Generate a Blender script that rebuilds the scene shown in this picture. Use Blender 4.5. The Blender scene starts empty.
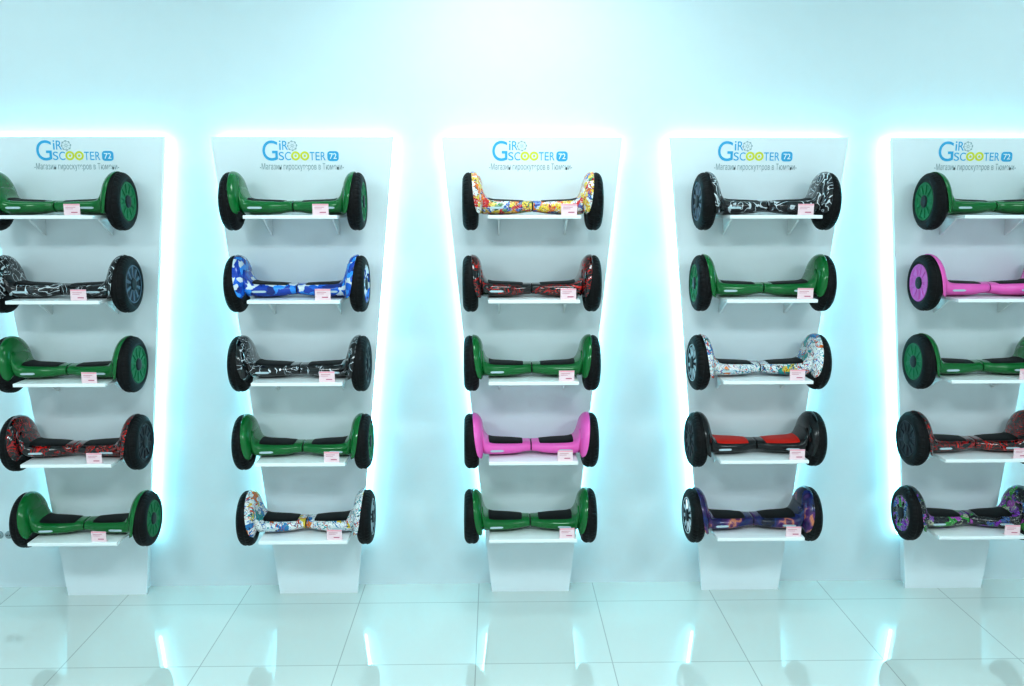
import bpy, bmesh, math, random
from math import sin, cos, pi, radians
from mathutils import Vector, Matrix
random.seed(7)
scene = bpy.context.scene
col = scene.collection
scene.view_settings.view_transform = 'Standard'
scene.view_settings.look = 'None'
scene.view_settings.gamma = .82
scene.view_settings.exposure = .14

# ------------------------------------------------------------------ helpers
def link(o, parent=None):
    col.objects.link(o)
    if parent is not None:
        o.parent = parent
    return o

def mesh_obj(name, me, parent=None, mat=None, loc=(0,0,0), rot=(0,0,0), mat2=None):
    o = bpy.data.objects.new(name, me)
    o.location = loc; o.rotation_euler = rot
    link(o, parent)
    if mat is not None:
        if len(me.materials) == 0:
            me.materials.append(None)
        o.material_slots[0].link = 'OBJECT'
        o.material_slots[0].material = mat
    if mat2 is not None:
        o.material_slots[1].link = 'OBJECT'
        o.material_slots[1].material = mat2
    return o

def bm_mesh(name, bm, smooth=False):
    bmesh.ops.recalc_face_normals(bm, faces=bm.faces)
    me = bpy.data.meshes.new(name)
    bm.to_mesh(me); bm.free()
    if smooth:
        for p in me.polygons: p.use_smooth = True
    return me

def add_box(bm, x0,x1,y0,y1,z0,z1):
    v = [bm.verts.new(p) for p in ((x0,y0,z0),(x1,y0,z0),(x1,y1,z0),(x0,y1,z0),(x0,y0,z1),(x1,y0,z1),(x1,y1,z1),(x0,y1,z1))]
    for f in ((0,3,2,1),(4,5,6,7),(0,1,5,4),(1,2,6,5),(2,3,7,6),(3,0,4,7)):
        bm.faces.new([v[i] for i in f])

def prism_xz(bm, pts, y0, y1):
    a = [bm.verts.new((p[0],y0,p[1])) for p in pts]
    b = [bm.verts.new((p[0],y1,p[1])) for p in pts]
    n = len(pts)
    bm.faces.new(a); bm.faces.new(b[::-1])
    for i in range(n):
        bm.faces.new((a[i], b[i], b[(i+1)%n], a[(i+1)%n]))

# ------------------------------------------------------------------ materials
def new_mat(name):
    m = bpy.data.materials.new(name); m.use_nodes = True
    nt = m.node_tree
    return m, nt, nt.nodes['Principled BSDF']

def plain(name, colr, rough=0.5, metal=0.0, coat=0.0, noise=0.04, spec=0.5):
    m, nt, b = new_mat(name)
    N, L = nt.nodes, nt.links
    tc = N.new('ShaderNodeTexCoord'); nz = N.new('ShaderNodeTexNoise'); nz.inputs['Scale'].default_value = 9
    L.new(tc.outputs['Object'], nz.inputs['Vector'])
    mx = N.new('ShaderNodeMix'); mx.data_type = 'RGBA'
    c = list(colr)
    mx.inputs['A'].default_value = [max(0,v*(1-noise)) for v in c]+[1]
    mx.inputs['B'].default_value = [min(1,v*(1+noise)) for v in c]+[1]
    L.new(nz.outputs['Fac'], mx.inputs['Factor'])
    L.new(mx.outputs['Result'], b.inputs['Base Color'])
    b.inputs['Roughness'].default_value = rough
    b.inputs['Metallic'].default_value = metal
    b.inputs['Coat Weight'].default_value = coat
    b.inputs['Coat Roughness'].default_value = 0.04
    b.inputs['Specular IOR Level'].default_value = spec
    return m

def emis(name, colr, s):
    m, nt, b = new_mat(name)
    b.inputs['Base Color'].default_value = (*colr,1)
    b.inputs['Emission Color'].default_value = (*colr,1)
    b.inputs['Emission Strength'].default_value = s
    return m

def pattern(name, stops, scale=14, kind='noise', distort=1.5, rough=0.25, stretch=(1,1,1), detail=3, coat=.4, lines=(), interp='CONSTANT'):
    """glossy printed shell: colour ramp over a noise / voronoi field plus optional drawn contour lines"""
    m, nt, b = new_mat(name)
    N, L = nt.nodes, nt.links
    tc = N.new('ShaderNodeTexCoord'); oi = N.new('ShaderNodeObjectInfo')
    mp = N.new('ShaderNodeMapping'); mp.inputs['Scale'].default_value = stretch
    ad = N.new('ShaderNodeVectorMath'); ad.operation = 'ADD'
    L.new(tc.outputs['Object'], ad.inputs[0]); 
    ml = N.new('ShaderNodeMath'); ml.operation='MULTIPLY'; ml.inputs[1].default_value = 7.0
    L.new(oi.outputs['Random'], ml.inputs[0]); L.new(ml.outputs[0], ad.inputs[1])
    L.new(ad.outputs[0], mp.inputs['Vector'])
    if kind == 'noise':
        t = N.new('ShaderNodeTexNoise'); t.inputs['Scale'].default_value = scale
        t.inputs['Detail'].default_value = detail; t.inputs['Distortion'].default_value = distort
        L.new(mp.outputs[0], t.inputs['Vector']); fac = t.outputs['Fac']
    elif kind == 'cells':
        n0 = N.new('ShaderNodeTexNoise'); n0.inputs['Scale'].default_value = scale*0.8
        L.new(mp.outputs[0], n0.inputs['Vector'])
        sc = N.new('ShaderNodeVectorMath'); sc.operation='SCALE'; sc.inputs['Scale'].default_value = 2.2*distort/scale
        L.new(n0.outputs['Color'], sc.inputs[0])
        a2 = N.new('ShaderNodeVectorMath'); a2.operation='ADD'
        L.new(mp.outputs[0], a2.inputs[0]); L.new(sc.outputs[0], a2.inputs[1])
        t = N.new('ShaderNodeTexVoronoi'); t.inputs['Scale'].default_value = scale
        L.new(a2.outputs[0], t.inputs['Vector'])
        sp = N.new('ShaderNodeSeparateColor'); L.new(t.outputs['Color'], sp.inputs[0]); fac = sp.outputs[0]
    r = N.new('ShaderNodeValToRGB'); r.color_ramp.interpolation = interp
    L.new(fac, r.inputs['Fac'])
    els = r.color_ramp.elements
    els[0].position = 0; els[0].color = (*stops[0][1],1)
    els[1].position = stops[1][0]; els[1].color = (*stops[1][1],1)
    for p,c in stops[2:]:
        e = els.new(p); e.color = (*c,1)
    cur = r.outputs['Color']
    for li,(lc,ls,lw) in enumerate(lines):
        of = N.new('ShaderNodeVectorMath'); of.operation='ADD'; of.inputs[1].default_value=(3.1*li+1,1.7*li,2.3*li)
        L.new(mp.outputs[0], of.inputs[0])
        n1 = N.new('ShaderNodeTexNoise'); n1.inputs['Scale'].default_value=ls; n1.inputs['Detail'].default_value=1; n1.inputs['Distortion'].default_value=2.0
        L.new(of.outputs[0], n1.inputs['Vector'])
        c1 = N.new('ShaderNodeMath'); c1.operation='COMPARE'; c1.inputs[1].default_value=.5; c1.inputs[2].default_value=lw
        L.new(n1.outputs['Fac'], c1.inputs[0])
        mx = N.new('ShaderNodeMix'); mx.data_type='RGBA'; mx.inputs['B'].default_value=(*lc,1)
        L.new(c1.outputs[0], mx.inputs['Factor']); L.new(cur, mx.inputs['A']); cur = mx.outputs['Result']
    L.new(cur, b.inputs['Base Color'])
    b.inputs['Roughness'].default_value = rough
    b.inputs['Coat Weight'].default_value = coat; b.inputs['Coat Roughness'].default_value = 0.04
    return m

K=(.003,.0035,.005); W=(.74,.77,.77)
SK = {}
SK['green'] = plain('green_gloss',(.001,.150,.030),.2,0,.5,spec=.35)
SK['pink'] = plain('pink_gloss',(.84,.14,.52),.32,0,.3)
SK['camo_grey'] = pattern('black_white_print',[(0,K),(.42,(.03,.035,.04)),(.48,(.58,.63,.66)),(.51,K),(.60,(.12,.14,.16)),(.63,(.5,.55,.58)),(.66,K)],9.5,distort=1.5,detail=2)
SK['black_line'] = pattern('black_print',[(0,K),(.39,(.6,.65,.7)),(.41,K),(.555,(.7,.75,.8)),(.573,K),(.64,(.5,.55,.6)),(.66,K)],8,distort=2,rough=.10,coat=.8)
SK['red_black'] = pattern('red_black_print',[(0,K),(.43,(.34,.005,.006)),(.458,K),(.535,(.58,.012,.008)),(.565,(.06,.002,.003)),(.60,K),(.64,(.6,.10,.07)),(.655,K)],9,distort=2.4,rough=.12,detail=2,coat=.7)
SK['blue_camo'] = pattern('blue_camo_print',[(0,(.006,.06,.42)),(.40,(.68,.74,.8)),(.58,(.03,.30,.80)),(.76,(.004,.03,.22)),(.86,(.01,.14,.60))],30,kind='cells',distort=.7)
SK['graffiti'] = pattern('graffiti_print',[(0,W),(.18,(.80,.22,.02)),(.32,(.80,.58,.05)),(.48,(.62,.02,.02)),(.62,W),(.70,(.04,.16,.50)),(.80,(.78,.22,.03)),(.88,(.78,.6,.08)),(.96,(.1,.30,.12))],38,kind='cells',distort=1.1,
    lines=((( .50,.02,.02),26,.016),((.01,.02,.06),30,.018),((.72,.76,.72),24,.010)))
SK['white_graffiti'] = pattern('white_graffiti_print',[(0,W),(.70,(.03,.22,.50)),(.78,W),(.86,(.70,.20,.03)),(.90,(.75,.55,.06)),(.94,W),(.97,(.02,.30,.28))],25,kind='cells',distort=1.1,
    lines=(((.02,.16,.45),14,.015),((.65,.07,.03),12,.012),((.01,.015,.03),16,.012),((.02,.32,.35),11,.010)))
SK['galaxy'] = pattern('galaxy_print',[(0,(.003,.004,.015)),(.40,(.004,.008,.03)),(.46,(.012,.025,.15)),(.49,(.02,.010,.08)),(.54,(.11,.03,.17)),(.575,(.65,.24,.12)),(.61,(.14,.03,.12)),(.66,(.006,.008,.04))],6,distort=.8,detail=6,interp='LINEAR')
SK['violet_green'] = pattern('violet_green_print',[(0,(.005,.005,.01)),(.22,(.20,.03,.35)),(.40,(.005,.01,.01)),(.5,(.04,.30,.05)),(.64,(.38,.07,.38)),(.74,(.01,.01,.02)),(.88,(.40,.40,.3)),(.93,(.04,.10,.28))],30,kind='cells',distort=1.0,
    lines=(((.005,.005,.01),18,.02),((.45,.5,.4),22,.007)))
SK['black'] = plain('black_shell',(.005,.006,.007),.25,0,.35,spec=.4)

rubber = plain('tyre_rubber',(.004,.0045,.0055),.55,spec=.25)
padm = plain('pad_rubber',(.005,.006,.007),.55,spec=.25)
padred = plain('red_pad',(.62,.018,.008),.5,spec=.3)
jointm = plain('joint_black',(.005,.005,.005),.4,spec=.3)
silver = plain('silver_metal',(.62,.66,.70),.3,.8)
lampm = plain('light_lens',(.50,.62,.66),.2,0,.5)
capm = plain('cap_dark',(.010,.012,.016),.45,spec=.3)
drim = plain('dark_rim',(.012,.014,.02),.45,spec=.3)
grim = plain('green_rim',(.002,.15,.05),.45,noise=.1,spec=.3)
prim = plain('pink_rim',(.60,.11,.42),.45)
srim = plain('dark_steel_rim',(.07,.11,.16),.4)
lrim = plain('pale_rim',(.35,.42,.46),.4)
RIM = {'green':(grim,grim),'pink':(prim,prim),'camo_grey':(drim,srim),'blue_camo':(SK['blue_camo'],)*2,'white_graffiti':(drim,lrim),
 'graffiti':(SK['graffiti'],)*2,'violet_green':(SK['violet_green'],)*2,'galaxy':(drim,silver)}
white_panel = plain('white_laminate',(.80,.87,.90),.35,noise=.01)
white_shelf = plain('white_shelf_laminate',(.88,.91,.92),.3,noise=.01)
wallm = plain('wall_paint',(.71,.80,.83),.5,noise=.015)
ceilm = plain('ceiling_paint',(.80,.86,.87),.7,noise=.01)
ledm = emis('led_strip_glow',(.34,.90,1.0),12.5)
blue = plain('logo_blue',(.05,.44,.74),.4)
yel = plain('logo_yellow',(.72,.75,.05),.4)
gry = plain('logo_grey',(.30,.40,.43),.5)
gearm = plain('emblem_grey',(.36,.48,.52),.5)
wht = plain('badge_white',(.9,.95,.95),.4)
cardm = plain('tag_card',(.90,.68,.72),.5)
cardpink = plain('tag_pink',(.90,.42,.50),.5)
cardink = plain('tag_ink',(.55,.16,.24),.6)
sockm = plain('socket_plastic',(.30,.36,.38),.35)
sockd = plain('socket_recess',(.06,.09,.10),.5)

# ------------------------------------------------------------------ room
def structure(name, pts, mat):
    bm = bmesh.new(); bm.faces.new([bm.verts.new(p) for p in pts])
    me = bpy.data.meshes.new(name); bm.to_mesh(me); bm.free()
    o = mesh_obj(name, me, mat=mat); o['kind'] = 'structure'; return o
XL,XR,YF,H = -4.6,4.8,-6.2,3.35
structure('wall_back',[(XL,0,0),(XR,0,0),(XR,0,H),(XL,0,H)],wallm)
structure('wall_left',[(XL,YF,0),(XL,0,0),(XL,0,H),(XL,YF,H)],wallm)
structure('wall_right',[(XR,0,0),(XR,YF,0),(XR,YF,H),(XR,0,H)],wallm)
structure('ceiling',[(XL,0,H),(XR,0,H),(XR,YF,H),(XL,YF,H)],ceilm)
fm, nt, b = new_mat('glossy_floor_tiles')
N,L = nt.nodes, nt.links
tc=N.new('ShaderNodeTexCoord'); mp=N.new('ShaderNodeMapping'); mp.inputs['Location'].default_value=(.27,.22,0)
L.new(tc.outputs['Object'],mp.inputs['Vector'])
br=N.new('ShaderNodeTexBrick'); br.offset=0; br.squash=1
br.inputs['Scale'].default_value=1; br.inputs['Brick Width'].default_value=.6; br.inputs['Row Height'].default_value=.6
br.inputs['Mortar Size'].default_value=.0024; br.inputs['Mortar Smooth'].default_value=.1
br.inputs['Color1'].default_value=(.65,.70,.67,1); br.inputs['Color2'].default_value=(.67,.72,.69,1); br.inputs['Mortar'].default_value=(.44,.47,.45,1)
L.new(mp.outputs[0],br.inputs['Vector']); L.new(br.outputs['Color'],b.inputs['Base Color'])
nz=N.new('ShaderNodeTexNoise'); nz.inputs['Scale'].default_value=1.3
L.new(tc.outputs['Object'],nz.inputs['Vector'])
bp=N.new('ShaderNodeBump'); bp.inputs['Strength'].default_value=.02; bp.inputs['Distance'].default_value=.05
L.new(nz.outputs['Fac'],bp.inputs['Height']); L.new(bp.outputs[0],b.inputs['Normal'])
b.inputs['Roughness'].default_value=.02; b.inputs['Specular IOR Level'].default_value=1.0
b.inputs['Coat Weight'].default_value=.7; b.inputs['Coat Roughness'].default_value=.01
structure('floor',[(XL,YF,0),(XR,YF,0),(XR,0,0),(XL,0,0)],fm)

# ------------------------------------------------------------------ text -> mesh
def text_mesh(s, box, y, bold=0.0, name='lettering', extr=.0008, space=1.0):
    cu = bpy.data.curves.new('t','FONT'); cu.body = s; cu.size = 1; cu.offset = bold; cu.extrude = .01; cu.space_character = space
    o = bpy.data.objects.new('t',cu); col.objects.link(o)
    bpy.context.view_layer.update()
    dg = bpy.context.evaluated_depsgraph_get()
    me = bpy.data.meshes.new_from_object(o.evaluated_get(dg))
    bpy.data.objects.remove(o); 
    xs=[v.co.x for v in me.vertices]; ys=[v.co.y for v in me.vertices]
    x0,x1,z0,z1 = box
    for v in me.vertices:
        px=(v.co.x-min(xs))/(max(xs)-min(xs)); pz=(v.co.y-min(ys))/(max(ys)-min(ys))
        v.co = Vector((x0+px*(x1-x0), y - (v.co.z+.01)/.02*extr*1.0, z0+pz*(z1-z0)))
    me.name = name; me.materials.clear()
    return me
LS=.94
PX=lambda p:(p-532)/210.0*LS-.008
PZ=lambda p:2.3-(p-138-.5)/208.0
YP=-.1002
def bx(a,b_,c,d): return (PX(a),PX(b_),PZ(d),PZ(c))
LET=[text_mesh(s,bx(*c),YP,bo) for s,c,bo in (('G',(491.5,507.5,142,161.5),.0),('i',(509.3,511.0,142,151),.0),('R',(512.5,518.5,142.3,151),.0),
  ('S',(508.5,514,153,161),.0),('C',(515,521.3,153,161),.0),('T',(541.3,546.3,153,161),.0),('E',(547.5,551.8,153,161),.0),('R',(553,558,153,161),.0))]
def ring(bm,cx,cz,r0,r1,y0,y1,n=28,gear=0):
    P=[]
    for i in range(n):
        a=2*pi*i/n; ro=r1*(1.16 if gear and (i%4)<2 else 1)
        P.append([bm.verts.new((cx+r*cos(a),y,cz+r*sin(a))) for r,y in ((r0,y0),(ro,y0),(ro,y1),(r0,y1))])
    for i in range(n):
        A=P[i];B=P[(i+1)%n]
        for k in range(4): bm.faces.new((A[k],A[(k+1)%4],B[(k+1)%4],B[k]))
YRINGS=[]
for c in (526.3,536):
    bm=bmesh.new()
    ring(bm,PX(c),PZ(156.8),.0125,.0212,YP,YP-.0008)
    ring(bm,PX(c),PZ(156.8),.0005,.0062,YP,YP-.0008,12)
    YRINGS.append(bm_mesh('logo_ring',bm))
bm=bmesh.new()
cx,cz=PX(523),PZ(147)
ring(bm,cx,cz,.019,.0210,YP,YP-.0008,32,1); ring(bm,cx,cz,.004,.0060,YP,YP-.0008,14)
for k in range(8):
    a=k*pi/4; d=Vector((cos(a),sin(a))); n=Vector((-d.y,d.x))*.0006
    pts=[d*.006+n,d*.0195+n,d*.0195-n,d*.006-n]
    prism_xz(bm,[(cx+p.x,cz+p.y) for p in pts],YP,YP-.0007)
m_gear=bm_mesh('wheel_emblem',bm)
def rrect(x0,x1,z0,z1,r,n=5):
    pts=[]
    for (cx_,cz_,a0) in ((x1-r,z1-r,0),(x0+r,z1-r,90),(x0+r,z0+r,180),(x1-r,z0+r,270)):
        for i in range(n+1):
            a=radians(a0+90*i/n); pts.append((cx_+r*cos(a),cz_+r*sin(a)))
    return pts
bm=bmesh.new(); prism_xz(bm,rrect(PX(560),PX(572),PZ(161.8),PZ(152.2),.014),YP,YP-.0008); m_badge=bm_mesh('number_badge',bm)
m_num=text_mesh('72',bx(562.3,569.8,154.2,159.8),YP-.001,.01,'badge_number')
m_tag=text_mesh('-Магазин гироскутеров в Тюмени-',bx(488,577,164.0,171.8),YP,.0,'tagline',extr=.0004,space=1.03)

# ------------------------------------------------------------------ stand meshes
WT,WB,HT = .432,.200,2.30
def hw(z): return WB+(WT-WB)*z/HT
bm=bmesh.new(); prism_xz(bm,[(-WB,0),(WB,0),(WT,HT),(-WT,HT)],-.10,-.082)
m_panel=bm_mesh('panel_board',bm)
i=.055
bm=bmesh.new(); prism_xz(bm,[(-WB+.02,0),(WB-.02,0),(hw(2.3-i)-i,HT-i),(-hw(2.3-i)+i,HT-i)],-.082,-.001)
m_back=bm_mesh('backing_box',bm)
def strip(p,q,w=.006):
    bm=bmesh.new()
    p=Vector(p);q=Vector(q);d=(q-p).normalized();n=Vector((-d.y,d.x))*w
    prism_xz(bm,[tuple(p+n),tuple(q+n),tuple(q-n),tuple(p-n)],-.030,-.020)
    return bm_mesh('led_strip',bm)
ins=.003; zb=.27
LEDS=[strip((hw(zb)-ins,zb),(WT-ins,HT-ins)),strip((-hw(zb)+ins,zb),(-WT+ins,HT-ins)),strip((-WT+ins+.02,HT-ins),(WT-ins-.02,HT-ins))]
SW,SY0,SY1,ST=.21,-.415,-.1,.016
bm=bmesh.new(); add_box(bm,-SW,SW,SY0,SY1,-ST,0)
bmesh.ops.bevel(bm,geom=[e for e in bm.edges],offset=.0015,segments=1,affect='EDGES')
m_shelf=bm_mesh('shelf',bm)
bm=bmesh.new()
pr=[(-.1,-ST),(-.24,-ST),(-.24,-ST-.010),(-.112,-ST-.085),(-.1,-ST-.085)]
a=[bm.verts.new((-.004,y,z)) for y,z in pr]; c=[bm.verts.new((.004,y,z)) for y,z in pr]
bm.faces.new(a); bm.faces.new(c[::-1])
for k in range(5): bm.faces.new((a[k],c[k],c[(k+1)%5],a[(k+1)%5]))
m_brk=bm_mesh('bracket',bm)

# ------------------------------------------------------------------ hoverboard meshes
ST_=[(0.003,.012,.064,.056),(.03,.010,.064,.060),(.06,.005,.065,.070),(.10,.002,.067,.080),(.15,0,.069,.085),(.195,0,.073,.088),(.216,0,.084,.091),(.230,0,.108,.095),(.240,.004,.146,.092)]
def sec(x):
    S=ST_
    if x<=S[0][0]: return S[0][1:]
    for k in range(len(S)-1):
        if x<=S[k+1][0]+1e-9:
            t=(x-S[k][0])/(S[k+1][0]-S[k][0])
            p0=S[max(k-1,0)];p1=S[k];p2=S[k+1];p3=S[min(k+2,len(S)-1)]
            r=[]
            for j in (1,2,3):
                m1=(p2[j]-p0[j])/(p2[0]-p0[0])*(p2[0]-p1[0]); m2=(p3[j]-p1[j])/(p3[0]-p1[0])*(p2[0]-p1[0])
                t2=t*t;t3=t2*t
                r.append((2*t3-3*t2+1)*p1[j]+(t3-2*t2+t)*m1+(-2*t3+3*t2)*p2[j]+(t3-t2)*m2)
            return tuple(r)
    return S[-1][1:]
def ring_pts(x,nn=32,grow=1.0,e=2.8):
    zb,zt,hy=sec(x); zc=(zb+zt)/2; hz=(zt-zb)/2*grow; hy*=grow; out=[]
    for k in range(nn):
        a=2*pi*k/nn; c_,s_=cos(a),sin(a)
        ee=e if s_>=0 else 2.1
        out.append((x, hy*math.copysign(abs(c_)**(2/ee),c_), zc+hz*math.copysign(abs(s_)**(2/ee),s_)))
    return out
def loft(rings):
    bm=bmesh.new(); R=[[bm.verts.new(p) for p in r] for r in rings]
    for A,B in zip(R,R[1:]):
        n=len(A)
        for k in range(n): bm.faces.new((A[k],A[(k+1)%n],B[(k+1)%n],B[k]))
    bm.faces.new(R[0]); bm.faces.new(R[-1][::-1]); return bm
nS=30
m_body=bm_mesh('body_half',loft([ring_pts(.003+(.240-.003)*k/nS) for k in range(nS+1)]),True)
m_joint=bm_mesh('pivot_joint',loft([[(x,y*.9,.038+(z-.038)*.9) for (_,y,z) in ring_pts(.003)] for x in (-.009,.009)]),True)
def top_z(x,y,e=2.8):
    zb,zt,hy=sec(x); u=min(.999,abs(y)/hy); return (zb+zt)/2+(zt-zb)/2*(1-u**e)**(1/e)
def pad_mesh(wf):
    bm=bmesh.new(); G=[]
    nx,ny=22,14
    for a_ in range(nx+1):
        u=a_/nx; x=.036+.176*u; row=[]
        half=wf*sec(x)[2]*min(1,(1-abs(2*u-1)**6)**.5+.60 if abs(2*u-1)<1 else .60)
        for b_ in range(ny+1):
            v=-1+2*b_/ny; y=half*v
            edge = a_ in (0,nx) or b_ in (0,ny)
            row.append(bm.verts.new((x,y,top_z(x,y)+(-.002 if edge else .0014))))
        G.append(row)
    for a_ in range(nx):
        for b_ in range(ny): bm.faces.new((G[a_][b_],G[a_+1][b_],G[a_+1][b_+1],G[a_][b_+1]))
    return bm_mesh('foot_pad',bm,True)
m_pad=pad_mesh(.80); m_padwide=pad_mesh(.95)
# fender
WZ=.060
bm=bmesh.new(); rows=[]; NA=44; prof=[0,.02,.1,.2,.35,.5,.65,.8,.92,1]
for a_ in range(NA+1):
    t=a_/NA; ang=radians(-26+232*t); cov=max(0,sin(pi*t))**.45
    xe=.247+.045*cov; row=[]
    for r in (.002,.035,.06): row.append((.234,r))
    for u in prof: row.append((.235+(xe-.235)*u, .068+.069*math.sqrt(max(0,1-(1-u)**2.6))*(.86+.14*cov)))
    rows.append([bm.verts.new((x,r*cos(ang),WZ+r*sin(ang))) for x,r in row])
for A,B in zip(rows,rows[1:]):
    for k in range(len(A)-1): bm.faces.new((A[k],A[k+1],B[k+1],B[k]))
m_fender=bm_mesh('fender',bm,True)
bm=bmesh.new(); bm.from_mesh(m_fender); 
if sum(f.normal.x for f in bm.faces)>0: bmesh.ops.reverse_faces(bm,faces=bm.faces)
bm.to_mesh(m_fender); bm.free()
# tyre
def lathe(profile,n,fn=None,close=False,lip=()):
    bm=bmesh.new(); R=[]
    for i_ in range(n):
        a=2*pi*i_/n
        R.append([bm.verts.new((x,(r+(fn(i_,k) if fn else 0))*cos(a),WZ+(r+(fn(i_,k) if fn else 0))*sin(a))) for k,(x,r) in enumerate(profile)])
    m=len(profile)
    for i_ in range(n):
        A=R[i_];B=R[(i_+1)%n]
        for k in range(m if close else m-1):
            f=bm.faces.new((A[k],A[(k+1)%m],B[(k+1)%m],B[k]))
            if k in lip: f.material_index=1
    return bm
tp=[(.262,.088),(.256,.098),(.2555,.107),(.260,.1175),(.267,.1255),(.276,.1305),(.288,.133),(.291,.131),(.3045,.131),(.3075,.133),(.3195,.1305),(.329,.1245),(.336,.116),(.3405,.106),(.340,.097),(.334,.088)]
def tread(i_,k):
    if k in (4,5,6): return -.0018 if i_%4==0 else 0
    if k in (9,10,11): return -.0018 if i_%4==2 else 0
    return 0
m_tyre=bm_mesh('tyre',lathe(tp,144,tread,True),False)
# rim
rp=[(.300,.089),(.334,.090),(.3385,.088),(.337,.083),(.330,.078),(.329,.045),(.334,.032),(.334,.001)]
bm=lathe(rp,48,lip=(1,2))
for k in range(10):
    a=2*pi*k/10
    M=Matrix.Rotation(a,4,'X')
    pts=[(.326,-.006,.028),(.326,.006,.028),(.326,.0105,.081),(.326,-.0105,.081),(.335,-.004,.030),(.335,.004,.030),(.334,.0085,.080),(.334,-.0085,.080)]
    v=[bm.verts.new((M@Vector(p))+Vector((0,0,WZ))) for p in pts]
    for f in ((4,5,6,7),(0,1,5,4),(1,2,6,5),(2,3,7,6),(3,0,4,7)):
        ff=bm.faces.new([v[q] for q in f]); ff.material_index=1
m_rim=bm_mesh('wheel_rim',bm,False)
bm=lathe([(.2700,.001),(.268,.05),(.264,.089),(.30,.0895)],32); m_web=bm_mesh('wheel_hub',bm,True)
bm=lathe([(.333,.030),(.3395,.0285),(.3415,.022),(.3415,.001)],28); m_cap=bm_mesh('hub_cap',bm,True)
def strip_mesh(sgn):
    bm=bmesh.new(); R=[]
    for k in range(9):
        x=.135+.065*k/8; hy=sec(x)[2]; w=.0050*(1 if 0<k<8 else .5)
        zc=.032
        R.append([bm.verts.new((sgn*x,y,z)) for y,z in ((-hy+.006,zc-w-.001),(-hy-.002,zc-w),(-hy-.002,zc+w),(-hy+.006,zc+w+.001))])
    for A,B in zip(R,R[1:]):
        for k in range(4): bm.faces.new((A[k],A[(k+1)%4],B[(k+1)%4],B[k]))
    bm.faces.new(R[0]); bm.faces.new(R[-1][::-1]); return bm_mesh('light_strip',bm)
m_lr,m_ll=strip_mesh(1),strip_mesh(-1)

def slim(x):
    s=math.copysign(1,x); x=abs(x)
    return s*(x*.98 if x<.255 else .2499+(x-.255)*.83)
for me in (m_body,m_joint,m_pad,m_padwide,m_fender,m_tyre,m_rim,m_web,m_cap,m_lr,m_ll):
    for v in me.vertices: v.co.x=slim(v.co.x)
    me.materials.append(None)
m_rim.materials.append(None)

LAB={'green':'glossy green two-wheeled hoverboard on a white shelf',
'pink':'bright pink two-wheeled hoverboard with black foot pads on a shelf',
'camo_grey':'black and white camouflage print hoverboard on a white shelf',
'black_line':'black hoverboard with fine white line print on a shelf',
'red_black':'dark red and black flame print hoverboard on a shelf',
'blue_camo':'blue and white camouflage hoverboard on a white shelf',
'graffiti':'orange, yellow and white graffiti print hoverboard on a shelf',
'white_graffiti':'white hoverboard with colourful graffiti print on a shelf',
'galaxy':'purple galaxy print hoverboard with silver spoked rims on a shelf',
'violet_green':'violet and green graffiti print hoverboard on a shelf',
'black':'black hoverboard with red foot pads on a white shelf'}
def hoverboard(skin,loc,yaw):
    e=bpy.data.objects.new('hoverboard',None); e.empty_display_size=.1
    e.location=loc; e.rotation_euler=(0,0,yaw); link(e)
    e['label']=LAB[skin]; e['category']='hoverboard'; e['group']='hoverboards on the display shelves'
    sm=SK[skin]; pm=padred if skin=='black' else padm
    rm = RIM.get(skin,(drim,drim))
    mesh_obj('pivot_joint',m_joint,e,jointm)
    for r in (0,pi):
        mesh_obj('body',m_body,e,sm,rot=(0,0,r))
        mesh_obj('foot_pad',m_padwide if skin=='black' else m_pad,e,pm,rot=(0,0,r))
        f=mesh_obj('fender',m_fender,e,sm,rot=(0,0,r))
        s=f.modifiers.new('thick','SOLIDIFY'); s.thickness=.003; s.offset=-1
        ty=mesh_obj('tyre',m_tyre,e,rubber,rot=(0,0,r))
        rr=mesh_obj('wheel_rim',m_rim,e,rm[0],rot=(0,0,r),mat2=rm[1])
        mesh_obj('wheel_hub',m_web,rr,capm); mesh_obj('hub_cap',m_cap,rr,capm)
    mesh_obj('light_strip',m_lr,e,lampm); mesh_obj('light_strip',m_ll,e,lampm)
    return e

# price tag
bm=bmesh.new(); add_box(bm,-.036,.036,-.0008,.0008,0,.050)
add_box(bm,-.036,.036,.0008,.02,0,.001); m_card=bm_mesh('price_tag',bm)
def flat(name,x0,x1,z0,z1):
    bm=bmesh.new(); add_box(bm,x0,x1,-.0014,-.0009,z0,z1); return bm_mesh(name,bm)
m_cp=flat('tag_header',-.035,.035,.043,.049)
m_ci=[flat('tag_print',-.027,.016,.034,.0358),flat('tag_print',-.027,.006,.027,.0284),flat('tag_print',-.004,.024,.010,.0145)]

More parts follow.
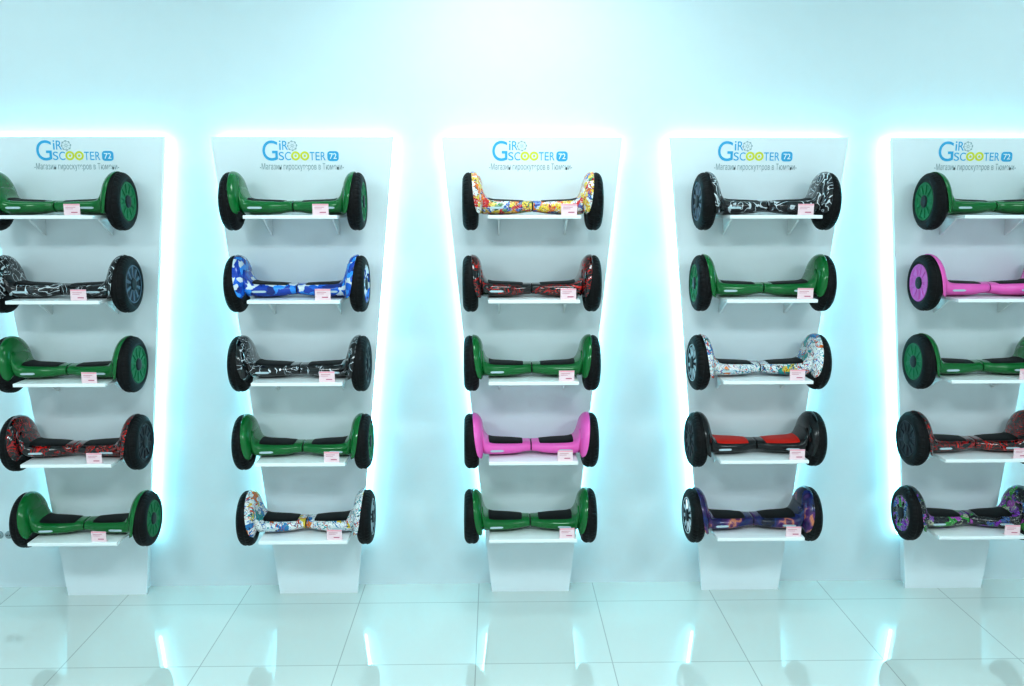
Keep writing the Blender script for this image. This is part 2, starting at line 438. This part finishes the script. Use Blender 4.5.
ROWZ=[1.937,1.555,1.174,.791,.408]
PXS=[-2.178,-1.095,-.002,1.090,2.160]
LOGO_DX=[.018,0,0,-.008,-.008]
TAG_DX=[.125,.142,.150,.148,.148]
SKINS=[['green','camo_grey','green','red_black','green'],
['green','blue_camo','black_line','green','white_graffiti'],
['graffiti','red_black','green','pink','green'],
['camo_grey','green','white_graffiti','black','galaxy'],
['green','pink','green','red_black','violet_green']]
for pi_,px in enumerate(PXS):
    st=bpy.data.objects.new('display_stand',None); st.location=(px,0,0); link(st)
    st['label']='tapered white display stand with shelves and cyan edge lighting'; st['category']='display stand'; st['group']='display stands along the wall'
    mesh_obj('panel',m_panel,st,white_panel); mesh_obj('backing_box',m_back,st,white_panel)
    for m in LEDS: mesh_obj('led_strip',m,st,ledm)
    lg=bpy.data.objects.new('logo',None); lg.location=(LOGO_DX[pi_],0,0); link(lg,st); lg['label']='blue and yellow shop logo lettering'
    for m in LET: mesh_obj('letter',m,lg,blue)
    for m in YRINGS: mesh_obj('logo_ring',m,lg,yel)
    mesh_obj('wheel_emblem',m_gear,lg,gearm)
    mesh_obj('number_badge',m_badge,lg,blue); mesh_obj('badge_number',m_num,lg,wht)
    mesh_obj('tagline',m_tag,lg,gry)
    for ri,z in enumerate(ROWZ):
        sh=mesh_obj('shelf',m_shelf,st,white_shelf,loc=(0,0,z))
        for s in (-1,1): mesh_obj('bracket',m_brk,sh,white_shelf,loc=(s*.16,0,0))
        hx=px-.008+random.uniform(-.003,.003)+(.014 if (pi_,ri)==(0,4) else 0)
        hoverboard(SKINS[pi_][ri],(hx,-.257+random.uniform(-.004,.004),z+.0005),radians(random.uniform(-1.2,1.2)))
        t=mesh_obj('price_tag',m_card,None,cardm,loc=(px+TAG_DX[pi_]+random.uniform(-.012,.012),-.400,z+.0003),rot=(0,0,radians(random.uniform(-5,5))))
        t['label']='small white and pink price card standing on shelf edge'; t['category']='price tag'; t['group']='price tags on the shelves'
        mesh_obj('tag_header',m_cp,t,cardpink)
        for m in m_ci: mesh_obj('tag_print',m,t,cardink)

# wall sockets
for sx in (-2.755,-2.705):
    bm=bmesh.new()
    R=[]
    for r,y in ((.001,-.009),(.015,-.010),(.019,-.008),(.021,-.0005)):
        R.append([bm.verts.new((r*cos(2*pi*k/24),y,r*sin(2*pi*k/24))) for k in range(24)])
    for A,B in zip(R,R[1:]):
        for k in range(24): bm.faces.new((A[k],A[(k+1)%24],B[(k+1)%24],B[k]))
    o=mesh_obj('wall_socket',bm_mesh('wall_socket',bm,True),None,sockm,loc=(sx,0,.29))
    o['label']='small round grey socket mounted low on the wall'; o['category']='socket'; o['group']='wall sockets'
    for s in (-.006,.006):
        bm=bmesh.new(); ring(bm,s,0,.0004,.004,-.0105,-.0098,12)
        mesh_obj('socket_hole',bm_mesh('socket_hole',bm),o,sockd)

# ------------------------------------------------------------------ light
w=bpy.data.worlds.new('w'); scene.world=w; w.use_nodes=True
w.node_tree.nodes['Background'].inputs[0].default_value=(.82,.97,1,1); w.node_tree.nodes['Background'].inputs[1].default_value=.78
def area(x,y,z,sx,sy,e,c=(.86,.98,1)):
    l=bpy.data.lights.new('ceiling_or_fill_lamp','AREA'); l.shape='RECTANGLE'; l.size=sx; l.size_y=sy; l.energy=e; l.color=c
    o=bpy.data.objects.new('ceiling_or_fill_lamp',l); o.location=(x,y,z); col.objects.link(o)
    o['label']='unseen ceiling light, front row is added fill'; o['category']='lamp'
    return o
for x,e1 in ((-2.6,4),(-.1,15),(2.6,4)):
    area(x,-.85,H-.03,.9,.5,e1)
    area(x,-3.6,H-.03,.9,.6,54)  # front row: unseen fill lights added to brighten the panel fronts

cam=bpy.data.cameras.new('cam'); co=bpy.data.objects.new('camera',cam); col.objects.link(co)
cam.sensor_width=36; cam.lens=880/1024*36; cam.clip_start=.05
co.location=(-.18,-4.4,2.0); co.rotation_euler=(radians(90-9.17),0,radians(-1.1))
scene.camera=co
